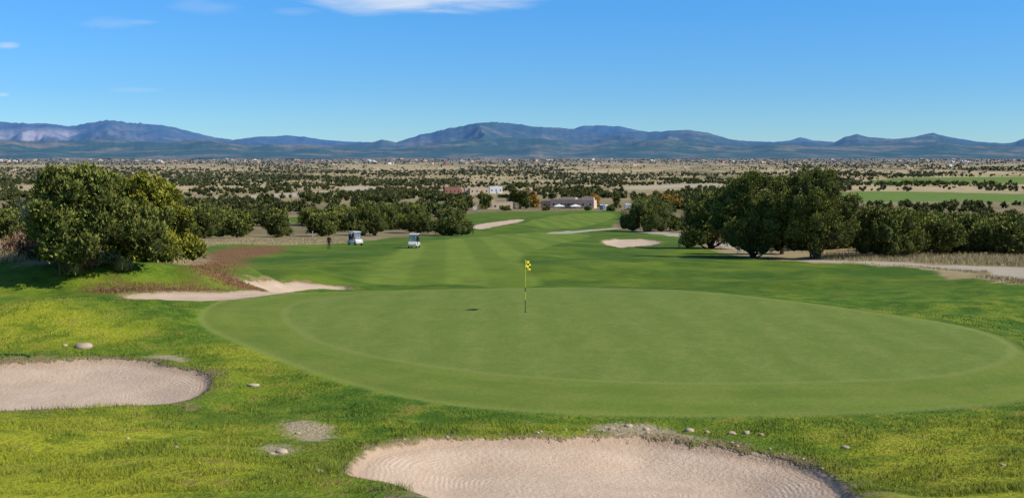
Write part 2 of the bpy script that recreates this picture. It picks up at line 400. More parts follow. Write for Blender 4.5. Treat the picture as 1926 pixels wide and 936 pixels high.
# ---------------------------------------------------------------- foliage materials
def foliage(name,dark,mid,lite,haze=True):
    m,n,b=newmat(name,.85,.15)
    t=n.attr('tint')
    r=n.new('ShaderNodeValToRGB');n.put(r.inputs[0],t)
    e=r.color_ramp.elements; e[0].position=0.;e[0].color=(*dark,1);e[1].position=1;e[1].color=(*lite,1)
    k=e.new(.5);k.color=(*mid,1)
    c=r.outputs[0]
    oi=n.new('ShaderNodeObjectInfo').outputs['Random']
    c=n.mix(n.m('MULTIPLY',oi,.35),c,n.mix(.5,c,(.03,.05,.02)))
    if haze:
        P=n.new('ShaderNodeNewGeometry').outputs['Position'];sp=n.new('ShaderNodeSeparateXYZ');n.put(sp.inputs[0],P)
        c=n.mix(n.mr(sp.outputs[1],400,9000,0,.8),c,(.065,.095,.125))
    n.put(b.inputs['Base Color'],c)
    return m
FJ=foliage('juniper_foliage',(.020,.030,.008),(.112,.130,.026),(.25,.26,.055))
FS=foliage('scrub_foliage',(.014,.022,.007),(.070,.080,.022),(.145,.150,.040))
FY=foliage('yellow_green_juniper_foliage',(.022,.030,.008),(.155,.168,.022),(.34,.33,.042))  # yellow-green juniper palette, a leaf colour of its own
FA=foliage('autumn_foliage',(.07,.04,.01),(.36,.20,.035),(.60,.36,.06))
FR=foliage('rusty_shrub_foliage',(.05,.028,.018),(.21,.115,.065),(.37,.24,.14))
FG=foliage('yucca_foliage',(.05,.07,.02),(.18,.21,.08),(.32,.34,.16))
FD=foliage('dry_grass_blades',(.22,.17,.08),(.44,.35,.18),(.62,.51,.30))
FB=flat('juniper_bark',(.11,.08,.06),.95,.1,0,.3,9)
FW=flat('dead_twigs',(.36,.33,.30),.95,.1)

def ico(sub):
    bm=bmesh.new();bmesh.ops.create_icosphere(bm,subdivisions=sub,radius=1)
    v=np.array([x.co[:] for x in bm.verts]);f=np.array([[w.index for w in x.verts] for x in bm.faces]);bm.free();return v,f
ICO1=ico(1);ICO2=ico(2)
def unit(v): return v/(np.linalg.norm(v,axis=-1,keepdims=True)+1e-9)
def crown_arrays(rg,h,w,cb,nl,leaf,nleaf,icos=ICO2,core=.70,lobr=(.10,.19),peak=.33,up=.7,rough=0.):
    L=[]
    for i in range(nl):
        a=rg.uniform(0,6.283); t=rg.uniform(0,1)
        prof_=math.sqrt(max(0.02,1-((t-peak)/(1.03-peak if t>peak else peak+.35))**2))
        prof_*=1+rough*math.sin(a*2+1.3)*.5+rough*math.sin(a*3)*.35
        rad=prof_*rg.uniform(.2,1.0)**.55
        s=rg.uniform(*lobr)*w*(1.15-.5*t)
        rmax=max(0,w/2*rad-s*.5)*rg.uniform(.86,1.18)
        zz=h*(cb+(1-cb)*t)*(1-rough*.25*max(0,math.cos(a)))
        sz=s*rg.uniform(.9,1.5)
        L.append((rmax*math.cos(a),rmax*math.sin(a),min(zz,h-sz*rg.uniform(.75,1.6)),s,s*rg.uniform(.8,1.1),sz))
    for i in range(4):
        a=rg.uniform(0,6.283);L.append((w*.14*math.cos(a),w*.14*math.sin(a),h*rg.uniform(.35,.55),w*.18,w*.18,h*.2))
    L=np.array(L); L[:,2]=np.maximum(L[:,2],L[:,5]*.8+cb*h*.5)
    wgt=L[:,3]**2;idx=rg.choice(len(L),nleaf,p=wgt/wgt.sum())
    d=unit(rg.normal(size=(nleaf,3)));d[:,2]=np.where(d[:,2]<-.5,-d[:,2],d[:,2])
    lump=fbm(d[:,0]*3.6+idx*3.1,d[:,1]*3.6+d[:,2]*4.4,2,5)
    rad=(.46+1.04*lump)*rg.uniform(.85,1.14,nleaf)
    sz=L[idx,3:6]
    c=L[idx,:3]+d*sz*rad[:,None]
    dn=np.full(nleaf,9.)
    for j in range(len(L)):
        q_=np.linalg.norm((c-L[j,:3])/L[j,3:6],axis=1); q_[idx==j]=9
        dn=np.minimum(dn,q_)
    keep=((dn>.70)|(rg.random(nleaf)<.08))&(c[:,2]>.03*h); c=c[keep];d=d[keep];idx=idx[keep];lump=lump[keep];k=len(c)
    tip=unit(d*.75+np.array([0,0,up])+rg.normal(size=(k,3))*.5)
    side=unit(np.cross(tip,rg.normal(size=(k,3))))
    s=leaf*rg.uniform(.5,1.45,k)[:,None]
    a=c-side*s*.5;b_=c+side*s*.5;t_=c+tip*s*1.6
    Vv=np.stack([a,b_,t_],1).reshape(-1,3);Ff=np.arange(3*k).reshape(-1,3)
    lr=rg.uniform(-.20,.20,len(L))
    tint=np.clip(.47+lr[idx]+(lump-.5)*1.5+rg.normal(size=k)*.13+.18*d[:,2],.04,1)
    T=np.repeat(tint,3)
    vs=[Vv];fs=[Ff];ts=[T];off=len(Vv)
    iv,jf=icos
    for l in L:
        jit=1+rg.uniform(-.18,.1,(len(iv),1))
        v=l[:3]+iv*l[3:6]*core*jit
        vs.append(v);fs.append(jf+off);off+=len(v);ts.append(np.full(len(v),.16))  # dark-tinted core added inside each lobe to block light through the crown
    return np.vstack(vs),np.vstack(fs),np.concatenate(ts),L
def tube(pts,rad,ns=7):
    pts=np.array(pts,float);V_=[];F_=[]
    for i,(p,r_) in enumerate(zip(pts,rad)):
        t=pts[min(i+1,len(pts)-1)]-pts[max(i-1,0)];t=t/(np.linalg.norm(t)+1e-9)
        a=np.cross(t,[0.3,1,.1]);a/=np.linalg.norm(a)+1e-9;b_=np.cross(t,a)
        for k in range(ns):
            an=6.2832*k/ns;V_.append(p+r_*(math.cos(an)*a+math.sin(an)*b_))
    for i in range(len(pts)-1):
        for k in range(ns):
            F_.append((i*ns+k,i*ns+(k+1)%ns,(i+1)*ns+(k+1)%ns,(i+1)*ns+k))
    return np.array(V_),np.array(F_)
def trunk_arrays(rg,L,h,w,stems,r0):
    vs=[];fs=[];off=0
    targets=[L[i] for i in rg.choice(len(L),min(len(L),stems*2),replace=False)]
    for i,l in enumerate(targets):
        an=rg.uniform(0,6.28); b0=np.array([math.cos(an),math.sin(an),0])*r0*rg.uniform(.2,.9)-np.array([0,0,.15])
        e=np.array(l[:3]);mid=b0+(e-b0)*np.array([.30,.30,.5])+rg.normal(size=3)*.04*h
        mid2=b0+(e-b0)*np.array([.68,.68,.8])
        rr_=r0*rg.uniform(.5,.9)
        v,f=tube([b0,b0*.5+mid*.5+rg.normal(size=3)*.02*h,mid,mid2,e],[rr_*1.25,rr_*.85,rr_*.7,rr_*.45,rr_*.18])
        vs.append(v);fs.append(f+off);off+=len(v)
    return np.vstack(vs),np.vstack(fs)
def thing(name,loc,label,cat,group=None,rot=0):
    e=bpy.data.objects.new(name,None);col.objects.link(e);e.location=loc;e.rotation_euler=(0,0,rot);e.empty_display_size=.3
    e['label']=label;e['category']=cat
    if group:e['group']=group
    return e
def px_dims(px,base_y,wpx,hpx):
    x,y,z=at(px,base_y); s=y/F; return x,y,z,wpx*s,hpx*s
def hero(px,by,wpx,hpx,seed,cb,nl,leaf,nleaf,mat,stems,r0,label,name='juniper_tree',cat='tree',lobr=(.10,.19),peak=.33,rough=0.):
    rg=np.random.default_rng(seed)
    x,y,z,w,h=px_dims(px,by,wpx,hpx)
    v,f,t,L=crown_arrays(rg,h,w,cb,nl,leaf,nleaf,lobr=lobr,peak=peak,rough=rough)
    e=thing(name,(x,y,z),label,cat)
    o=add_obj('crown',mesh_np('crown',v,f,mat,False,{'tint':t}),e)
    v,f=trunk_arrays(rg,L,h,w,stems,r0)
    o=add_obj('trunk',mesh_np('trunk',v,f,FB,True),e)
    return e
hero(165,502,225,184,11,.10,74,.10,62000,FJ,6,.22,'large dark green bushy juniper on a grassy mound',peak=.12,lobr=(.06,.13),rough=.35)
hero(268,488,165,164,12,.0,60,.10,50000,FY,4,.2,'tall yellow green juniper behind a darker juniper',peak=.15,lobr=(.07,.14),rough=.3)
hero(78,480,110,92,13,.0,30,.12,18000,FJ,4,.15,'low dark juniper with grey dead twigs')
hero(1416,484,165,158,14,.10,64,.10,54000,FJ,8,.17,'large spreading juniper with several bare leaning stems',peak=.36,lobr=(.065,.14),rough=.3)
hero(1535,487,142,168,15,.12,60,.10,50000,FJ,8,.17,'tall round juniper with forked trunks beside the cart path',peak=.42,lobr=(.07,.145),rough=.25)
hero(1470,478,90,146,35,.06,36,.12,20000,FJ,6,.15,'slender upright juniper between two larger junipers',peak=.4,lobr=(.09,.17))
hero(1335,468,130,104,16,.05,44,.12,28000,FJ,6,.15,'medium juniper with visible trunk beside the fairway',lobr=(.08,.16),rough=.3)
hero(1222,436,112,64,17,.0,34,.17,18000,FJ,4,.15,'wide juniper at the fairway edge')
hero(1668,482,140,92,18,.05,40,.12,26000,FJ,5,.15,'spreading olive green juniper in dry grass',lobr=(.08,.16),rough=.3)
hero(1765,480,110,66,28,.03,30,.14,15000,FJ,5,.13,'low spreading juniper in dry grass')
hero(1868,479,115,60,29,.02,30,.14,15000,FJ,5,.13,'dense low juniper beside the pale path')
hero(706,443,100,60,19,.0,34,.18,14000,FJ,4,.15,'wide dark juniper behind parked golf carts')
hero(785,438,66,52,20,.0,26,.18,10000,FJ,4,.13,'round dark juniper at the fairway edge')
hero(848,443,76,50,21,.0,30,.18,12000,FJ,4,.13,'dense dark juniper beside the mown fairway')
hero(384,448,80,62,22,.0,30,.18,12000,FJ,4,.13,'pale olive juniper in dry grass')
hero(332,474,56,74,23,.0,20,.14,11000,FY,4,.13,'narrow yellow green juniper beside a mound')
hero(520,446,72,52,32,.0,26,.18,10000,FJ,4,.13,'round olive juniper in dry grass')
hero(605,444,60,44,33,.0,22,.18,9000,FJ,4,.13,'low olive juniper in dry grass')
hero(445,446,64,48,34,.0,22,.18,9000,FJ,4,.13,'dark olive juniper in dry grass')
hero(978,393,46,50,24,.0,22,.45,4500,FJ,3,.3,'tall dark leafy tree beside adobe buildings','leafy_tree')
hero(912,393,30,32,25,.0,16,.4,2600,FJ,3,.25,'dark leafy tree beside a low adobe building','leafy_tree')
hero(1118,391,26,28,26,.0,12,.4,1600,FA,3,.2,'yellow autumn tree beside the clubhouse','autumn_tree')
hero(1160,392,20,30,27,.0,12,.4,1600,FJ,3,.2,'dark evergreen behind the clubhouse','evergreen_tree')
hero(1258,394,44,28,30,.0,14,.4,2400,FA,3,.2,'orange yellow autumn tree above the junipers','autumn_tree')
hero(1003,391,24,32,31,.0,12,.4,1700,FA,3,.2,'yellowing tree against a dark leafy tree','autumn_tree')
for i,(px,by,w_,h_) in enumerate([(1026,396,14,8),(1104,396,14,7),(950,396,20,9),(1150,397,20,12),(870,394,26,20),(1200,396,26,20)]):
    hero(px,by,w_,h_,60+i,.0,10,.3,1500,FJ,2,.12,'small dark shrub in front of adobe buildings','shrub','shrub')
for i,(px,by,w_,h_) in enumerate([(92,490,100,30),(38,482,80,24),(200,498,44,20),(160,505,36,16)]):
    hero(px,by,w_,h_,80+i,.0,18,.10,5000,FR if i!=2 else FG,2,.05,'low dry brush growing at the foot of junipers','shrub','shrub',lobr=(.12,.22))

# ---- medium protos
PR=[]
for i in range(8):
    rg=np.random.default_rng(100+i)
    w=rg.uniform(4.6,6.4)
    v,f,t,L=crown_arrays(rg,4.,w,.0,28,.21,6000,icos=ICO1,lobr=(.10,.18),rough=.25)
    cm=mesh_np('crown',v,f,FJ if i<7 else FY,False,{'tint':t})
    v,f=trunk_arrays(rg,L,4.,w,3,.13)
    PR.append((cm,mesh_np('trunk',v,f,FB,True)))
def inpoly(poly,x,y): return sdf(np.array(poly,float),x,y,5.)<0
def sample(poly,nn,rg):
    p=np.array(poly,float);lo=p.min(0);hi=p.max(0)
    out=np.zeros((0,2))
    while len(out)<nn:
        c=rg.uniform(lo,hi,(nn*2,2));out=np.vstack([out,c[inpoly(p,c[:,0],c[:,1])]])
    return out[:nn]
rgs=np.random.default_rng(5)
pts=[]
def belt(poly,nn,h0,h1,th=.40): 
    s=sample(poly,nn,rgs)
    d_=fbm(s[:,0]/55.,s[:,1]/9.,3,88); s=s[rgs.random(nn)<ss(th-.08,th+.12,d_)]
    hh=rgs.uniform(0,1,len(s))**1.2*(h1-h0)+h0
    pts.append(np.column_stack([s,hh]))
belt([(-150,388),(340,384),(560,382),(700,378),(888,392),(884,428),(800,430),(700,436),(520,443),(350,447),(-150,455)],1200,2.2,5.4,.40)
belt([(-150,345),(340,342),(560,352),(700,350),(850,362),(890,388),(560,384),(-150,388)],2200,2.6,5.6,.40)
belt([(1186,398),(1340,388),(1600,387),(1926,390),(2120,394),(2120,480),(1926,479),(1750,481),(1540,472),(1430,468),(1330,448),(1250,434),(1190,424)],680,1.8,4.3,.43)
belt([(560,350),(860,366),(900,368),(960,372),(1030,372),(1120,370),(1200,372),(1340,376),(1345,392),(1190,397),(1130,394),(880,392),(700,380)],1200,2.6,5.4,.38)
belt([(700,345),(1340,344),(1600,352),(1600,388),(1340,388),(1200,372),(900,366)],1700,2.6,5.4,.39)
belt([(1560,348),(2100,348),(2100,359),(1560,361)],240,2.5,4.8)
belt([(1620,384),(2100,387),(2100,392),(1600,390)],90,2.2,4)
P3=np.vstack(pts)
W=hits(P3[:,0],P3[:,1])
x,y=W[:,0],W[:,1]
ok=(sdf(COURSE,x,y,30.)>2.2)
for p in FAR1+PATH: ok&=sdf(p,x,y,30.)>2.5
ok&=~((P3[:,0]>885)&(P3[:,0]<1195)&(P3[:,1]>374)&(P3[:,1]<400))
ok&=~((P3[:,0]>830)&(P3[:,0]<1000)&(P3[:,1]>361)&(P3[:,1]<372))
ok&=~((P3[:,0]>395)&(P3[:,0]<660)&(P3[:,1]>444))
P3=P3[ok];W=W[ok]
keep=[]
order=np.argsort(W[:,1])
for i in order:
    d=W[i]
    if len(keep):
        kk=W[keep[-160:]]
        if (((kk-d)**2).sum(1)<(2.1)**2).any(): continue
    keep.append(i)
P3=P3[keep];W=W[keep]
size=P3[:,2]/W[:,1]
order=np.argsort(-size)
NI=258
rgc=np.random.default_rng(9)
for i in order[:NI]:
    x,y=W[i];h=P3[i,2];z=Hs(x,y);k=rgc.integers(0,8)
    s=h/4.
    e=thing('juniper_tree',(x,y,z-.05),'dark rounded juniper among dry grass and scrub','tree','junipers bordering the golf course',rgc.uniform(0,6.28))
    e.scale=(s*rgc.uniform(.75,1.25),s*rgc.uniform(.75,1.25),s)
    for me,nm in zip(PR[k],('crown','trunk')):
        add_obj(nm,me,e)
def scatter_mesh(name,xy,hh,protos,mat,label,zs=None):
    Vs=[];Fs=[];Ts=[];off=0
    Zs=H0(xy[:,0],xy[:,1])
    for (xx,yy),zz,h in zip(xy,Zs,hh):
        v,f,t=protos[rgc.integers(len(protos))]
        a=rgc.uniform(0,6.28);c,s=math.cos(a),math.sin(a);wv=h*rgc.uniform(.8,1.5)
        vx=(v[:,0]*c-v[:,1]*s)*wv+xx;vy=(v[:,0]*s+v[:,1]*c)*wv+yy;vz=v[:,2]*h+zz-.05*h
        Vs.append(np.stack([vx,vy,vz],1));Fs.append(f+off);Ts.append(np.clip(t+rgc.uniform(-.18,.16),0,1));off+=len(v)
    o=add_obj(name,mesh_np(name,np.vstack(Vs),np.vstack(Fs),mat,False,{'tint':np.concatenate(Ts)}))
    o['kind']='stuff';o['label']=label;o['category']='scrub'
    return o
def proto_small(n_,nl,nleaf,leaf,ic,lr):
    r_=[]
    for i in range(n_):
        v,f,t,L=crown_arrays(np.random.default_rng(300+i+nl),1.,1.15,.02,nl,leaf,nleaf,icos=ic,core=.85,lobr=lr,up=.45);r_.append((v,f,t))
    return r_
mid=order[NI:]
scatter_mesh('juniper_woodland',W[mid],P3[mid,2],proto_small(6,5,120,.17,ICO1,(.16,.28)),FS,'belt of dark juniper woodland around the golf course')
s=sample([(-160,300),(2090,300),(2090,352),(1340,348),(560,352),(-160,346)],24000,rgs)
nz=fbm(s[:,0]/190.,s[:,1]/5.5,5,77)
dens=ss(.46,.56,nz)*.95+.08
dens=np.where(s[:,0]<600,np.maximum(dens,ss(600,300,s[:,0])*.9*ss(312,322,s[:,1])),dens)
dens=np.maximum(dens,.85*ss(312,305,s[:,1]))
s=s[rgs.random(len(s))<dens]
Wp=hits(s[:,0],s[:,1]);ok=np.ones(len(s),bool)
for p in FAR1+PATH: ok&=sdf(p,Wp[:,0],Wp[:,1],30.)>2.5
Wp=Wp[ok]
scatter_mesh('scrub_plain',Wp,rgc.uniform(1.2,2.35,len(Wp))**2*(1+Wp[:,1]/9000),proto_small(5,1,20,.36,ico(1),(.2,.3)),FS,'thousands of dark junipers dotted over a tan plain')

# ---------------------------------------------------------------- grass blades
def blades(name,x,y,h,w,mat,label,tilt=.5,tint=None,keepk='stuff'):
    z=H(x,y);n_=len(x)
    a=rng.uniform(0,6.283,n_);l=rng.normal(size=(n_,2))*tilt
    sx,sy=np.cos(a)*w/2,np.sin(a)*w/2
    v=np.stack([np.stack([x-sx,y-sy,z-.004],1),np.stack([x+sx,y+sy,z-.004],1),np.stack([x+l[:,0]*h,y+l[:,1]*h,z+h],1)],1).reshape(-1,3)
    t=np.repeat(rng.uniform(0,1,n_) if tint is None else tint,3)
    yl=np.repeat(np.minimum.reduce([sdf(p,x,y,6.) for p in YEL]),3)
    o=add_obj(name,mesh_np(name,v,np.arange(3*n_).reshape(-1,3),mat,False,{'tint':t,'yel':yl}))
    o['kind']='stuff';o['label']=label;o['category']='grass'
m,n,b=newmat('grass_blade_surface',.8,.15)
c,P,sp,_=grass_color(n)
c=n.mix(n.mr(n.attr('tint'),0,1),n.mix(.55,c,(.02,.05,.004)),n.mix(.42,c,(.42,.50,.06)))
n.put(b.inputs['Base Color'],c)
va=n.new('ShaderNodeVectorMath',operation='SCALE');n.put(va.inputs[0],n.new('ShaderNodeNewGeometry').outputs['Normal']);va.inputs['Scale'].default_value=.45
vb=n.new('ShaderNodeVectorMath',operation='ADD');n.put(vb.inputs[0],va.outputs[0]);vb.inputs[1].default_value=(0,0,.7)
vc=n.new('ShaderNodeVectorMath',operation='NORMALIZE');n.put(vc.inputs[0],vb.outputs[0]);n.put(b.inputs['Normal'],vc.outputs[0])
NBL=250000
d=1/rng.uniform(1/46.,1/15.5,NBL);u=rng.uniform(-.56,.56,NBL);x=u*d;y=d
sd=np.minimum.reduce(bunk(x,y));g=green_out(x,y);dd=np.minimum.reduce([sdf(p,x,y,5.) for p in DIRT])
k=(sd>.0+rng.random(NBL)*.16)&(g>.15+rng.random(NBL)*.5)&(dd>.1*rng.random(NBL));x=x[k];y=y[k];sd=sd[k]
cl=fbm(x*1.3,y*1.3,3,21)
h=rng.uniform(.02,.06,len(x))*(.4+1.7*ss(.35,.75,cl))*(1+.8*np.exp(-sd*2))
blades('grass',x,y,h,.010*y/18,m,'bright green rough grass around the bunkers')
def drygrass(poly,nn,h0,h1,course=True):
    s=sample(poly,nn,rgs);w_=hits(s[:,0],s[:,1])+rng.normal(size=(nn,2))*.35
    if course:
        ok=(sdf(COURSE,w_[:,0],w_[:,1],20.)>-1.)
        for p in PATH: ok&=sdf(p,w_[:,0],w_[:,1],20.)>.2
    else: ok=sdf(S3,w_[:,0],w_[:,1],6.)>.1
    w_=w_[ok];return w_[:,0],w_[:,1],rng.uniform(h0,h1,len(w_))
gx=[drygrass([(-120,452),(140,456),(340,462),(345,486),(300,488),(160,484),(100,490),(0,496),(-120,500)],16000,.2,.55),
    drygrass([(1530,474),(1926,481),(2100,484),(2100,506),(1926,502),(1700,493),(1530,488)],16000,.2,.5),
    drygrass([(1540,492),(1700,501),(1926,516),(2080,525),(2080,521),(1926,511),(1700,500)],3000,.1,.22),
    drygrass([(345,450),(640,448),(650,458),(380,462)],5000,.15,.4),
    drygrass([(1240,436),(1330,448),(1430,468),(1400,474),(1300,452)],3000,.15,.35)]
x,y,h=[np.concatenate([g_[i] for g_ in gx]) for i in range(3)]
blades('dry_grass',x,y,h,.035,FD,'tall tan dry grass beyond the mown course',.35)
gx=[drygrass([(165,547),(190,539),(260,538),(340,541),(440,546),(330,551),(240,553),(190,553)],1500,.05,.16,False),
    drygrass([(365,500),(390,478),(430,466),(500,462),(540,468),(500,480),(450,490),(425,503),(470,522),(505,538),(450,545),(400,528)],2500,.04,.14,False)]
x,y,h=[np.concatenate([g_[i] for g_ in gx]) for i in range(3)]
blades('rusty_grass',x,y,h,.03,FR,'rusty brown dead grass on the bank above a bunker',.5)

for (px,py,wpx,hpx,sd_) in [(135,514,74,38,1),(232,507,50,28,2)]:
    rg=np.random.default_rng(sd_);x,y,z,w,h=px_dims(px,py,wpx,hpx)
    k=1400;a=rg.uniform(0,6.28,k);el=np.arccos(rg.uniform(.05,1,k));L_=rg.uniform(.7,1.05,k)
    dr=np.stack([np.sin(el)*np.cos(a)*w/2,np.sin(el)*np.sin(a)*w/2,np.cos(el)*h],1)*L_[:,None]
    sd2=unit(np.cross(dr,[0,0,1.]))*.02;b0=rg.normal(size=(k,3))*[.12*w,.12*w,.0]
    v=np.stack([b0-sd2,b0+sd2,b0+dr],1).reshape(-1,3)
    o=add_obj('grass_clump',mesh_np('grass_clump',v,np.arange(3*k).reshape(-1,3),FG,False,{'tint':np.repeat(rg.uniform(.2,1,k),3)}),None,(x,y,z-.03))
    o['label']='rounded spiky pale green grass clump on the mound';o['category']='plant'
x,y,z=at(112,492)
vs=[];fs=[];off=0;rg=np.random.default_rng(3)
for i in range(40):
    b0=np.array([rg.normal()*.3,-.8+rg.normal()*.2,2.0+rg.uniform(0,.6)]);dr=unit(np.array([rg.normal()*.6-.2,rg.normal()*.4-.3,1.0]))
    L_=rg.uniform(.5,1.2);p2=b0+dr*L_*.5+rg.normal(size=3)*.12;p3=b0+dr*L_+rg.normal(size=3)*.2
    v,f=tube([np.array([.8,1.0,.6])+rg.normal(size=3)*.1,b0,p2,p3],[.03,.03,.025,.012],4);vs.append(v);fs.append(f+off);off+=len(v)
o=add_obj('dead_branches',mesh_np('dead_branches',np.vstack(vs),np.vstack(fs),FW,True),None,(x,y-2.2,z));o['label']='bleached grey bare branches beside a dark juniper';o['category']='dead branches'

# ---------------------------------------------------------------- solids helpers
def finish(bm,name,mat,parent,loc=(0,0,0),rot=(0,0,0),smooth=False):
    bmesh.ops.recalc_face_normals(bm,faces=bm.faces)
    me=bpy.data.meshes.new(name);bm.to_mesh(me);bm.free()
    if smooth:
        for p in me.polygons:p.use_smooth=True
    me.materials.append(mat);o=add_obj(name,me,parent,loc);o.rotation_euler=rot;return o
def box(name,c,s,mat,parent,bev=.0,rot=(0,0,0)):
    bm=bmesh.new();bmesh.ops.create_cube(bm,size=1)
    for v in bm.verts:v.co=Vector((v.co.x*s[0],v.co.y*s[1],v.co.z*s[2]))
    if bev:bmesh.ops.bevel(bm,geom=bm.edges[:],offset=bev,segments=2,affect='EDGES')
    return finish(bm,name,mat,parent,c,rot)
def prism(name,prof_,x0,x1,mat,parent,bev=0,loc=(0,0,0)):
    bm=bmesh.new();a=[bm.verts.new((x0,p[0],p[1])) for p in prof_];b_=[bm.verts.new((x1,p[0],p[1])) for p in prof_]
    bm.faces.new(a);bm.faces.new(b_[::-1])
    for i in range(len(a)):
        j=(i+1)%len(a);bm.faces.new((a[i],b_[i],b_[j],a[j]))
    if bev:bmesh.ops.bevel(bm,geom=bm.edges[:],offset=bev,segments=2,affect='EDGES')
    return finish(bm,name,mat,parent,loc)
def cyl(name,c,r,h,mat,parent,rot=(0,0,0),seg=20,r2=None,bev=0):
    bm=bmesh.new();bmesh.ops.create_cone(bm,cap_ends=True,segments=seg,radius1=r,radius2=r if r2 is None else r2,depth=h)
    if bev:bmesh.ops.bevel(bm,geom=[e for e in bm.edges if len(e.link_faces)==2 and abs(e.verts[0].co.z-e.verts[1].co.z)<1e-6],offset=bev,segments=2,affect='EDGES')
    return finish(bm,name,mat,parent,c,rot)

# ---------------------------------------------------------------- flagstick
x,y,z=at(988,589)
fl=thing('golf_flagstick',(x,y,z),'yellow and black flagstick with checkered flag on the green','flagstick')
YM=flat('yellow_paint',(.66,.62,.05),.5,.4);KM=flat('black_paint',(.012,.012,.012),.5,.4)
cyl('pole',(0,0,.25),.015,.5,KM,fl,seg=10); p2=cyl('pole',(0,0,1.33),.015,1.66,YM,fl,seg=10); p2['label']='bright yellow upper pole section'
cyl('pole',(0,0,.93),.0165,.18,KM,fl,seg=10)
cyl('hole',(0,0,.004),.054,.006,KM,fl,seg=20)  # flat black disc painted in for the dark inside of the cup
m,n,b=newmat('checkered_flag_cloth',.7,.2)
uv=n.new('ShaderNodeTexCoord').outputs['UV'];ck=n.new('ShaderNodeTexChecker');n.put(ck.inputs[0],uv);ck.inputs['Scale'].default_value=4
ck.inputs[1].default_value=(.75,.66,.03,1);ck.inputs[2].default_value=(.015,.015,.01,1);n.put(b.inputs['Base Color'],ck.outputs[0])
bm=bmesh.new();nu_,nv_=14,10;uvl=bm.loops.layers.uv.new('UVMap');gv=[]
for j in range(nv_+1):
    row=[]
    for i in range(nu_+1):
        a=i/nu_;c_=j/nv_
        row.append(bm.verts.new((.20*a+.025*math.sin(a*7+c_*2),.40*a-.05*math.sin(a*6),2.12-.36*(1-c_)-.10*a**1.5)))
    gv.append(row)
for j in range(nv_):
    for i in range(nu_):
        f=bm.faces.new((gv[j][i],gv[j][i+1],gv[j+1][i+1],gv[j+1][i]))
        for l,(a,c_) in zip(f.loops,((i,j),(i+1,j),(i+1,j+1),(i,j+1))): l[uvl].uv=(a/nu_*.999,c_/nv_*.999)
finish(bm,'flag',m,fl,smooth=True)

# ---------------------------------------------------------------- golf carts
WP=flat('white_cart_paint',(.62,.62,.60),.35,.5,0,.03);RB=flat('tyre_rubber',(.02,.02,.02),.9,.2);SM=flat('cream_vinyl',(.40,.36,.29),.6,.3)
BLK=flat('black_plastic',(.03,.03,.035),.6,.3);MT=flat('metal_post',(.25,.25,.26),.4,.5,.8);BL=flat('blue_cloth',(.05,.16,.42),.8,.1);RIM=flat('rim_metal',(.5,.5,.5),.35,.5,.6)
gm,gn,gb=newmat('clear_windscreen',.05,.5);gb.inputs['Transmission Weight'].default_value=.85;gb.inputs['Base Color'].default_value=(.7,.8,.85,1)
def cart(px,py,rot,label,bodymat,bag):
    x,y,z=at(px,py)
    e=thing('golf_cart',(x,y,z),label,'golf cart','golf carts parked beside the fairway',rot); e.scale=(.95,.95,.95)
    prism('body',[(-1.2,.32),(-1.22,.55),(-1.0,.82),(-.72,.88),(-.62,.40),(.05,.38),(.12,.66),(1.08,.70),(1.2,.5),(1.18,.3),(.9,.26),(-.9,.26)],-.56,.56,bodymat,e,.03)
    box('seat',(0,.36,.76),(1.0,.5,.13),SM,e,.04); box('backrest',(0,.66,1.02),(1.0,.1,.36),BLK,e,.04,(-.15,0,0))
    prism('roof',[(-.78,1.80),(-.72,1.86),(0,1.90),(.92,1.87),(.98,1.81),(.9,1.79),(-.7,1.77)],-.58,.58,WP,e,.02)
    for sx_ in(-.5,.5):
        v,f=tube([(sx_,-.74,.86),(sx_,-.60,1.80)],[.025,.025],6);add_obj('post',mesh_np('post',v,f,BLK,True),e)
        v,f=tube([(sx_,.82,.66),(sx_,.86,1.80)],[.025,.025],6);add_obj('post',mesh_np('post',v,f,BLK,True),e)
        for wy in(-.82,.76):
            w_=cyl('wheel',(sx_*1.02,wy,.22),.22,.17,RB,e,(0,math.pi/2,0),22,bev=.03)
            cyl('rim',(0,0,.0),.11,.18,RIM,w_,(0,0,0),14)
        cyl('headlight',(sx_*.8,-1.17,.62),.06,.05,RIM,e,(math.pi/2,0,0),14)
    box('windscreen',(0,-.68,1.32),(.96,.012,.86),gm,e,0,(-.15,0,0))
    v,f=tube([(-.25,-.62,.7),(-.25,-.38,.98)],[.02,.02],6);s_=add_obj('steering_wheel',mesh_np('steering_wheel',v,f,BLK,True),e)
    v,f=tube([(-.25+.17*math.cos(a),-.38+.09*math.sin(a),.98+.14*math.sin(a)) for a in np.linspace(0,6.283,17)],[.016]*17,6);add_obj('wheel_rim',mesh_np('wheel_rim',v,f,BLK,True),s_)
    for i,sx_ in enumerate((-.25,.25)[:bag]):
        g=cyl('golf_bag',(sx_,1.02,1.05),.13,.85,[BL,BLK][i],e,(.12,0,0),14,.15,.02)
        for k in range(4):
            an=k*1.6;v,f=tube([(.05*math.cos(an),.05*math.sin(an),.35),(.09*math.cos(an),.09*math.sin(an),.60)],[.012,.012],5)
            add_obj('club',mesh_np('club',v,f,MT,True),g)
    return e
cart(668,461,math.radians(38),'white golf cart with dark interior parked on the grass',WP,2)
cart(779,466,math.radians(-8),'white golf cart facing the green with windscreen up',WP,2)

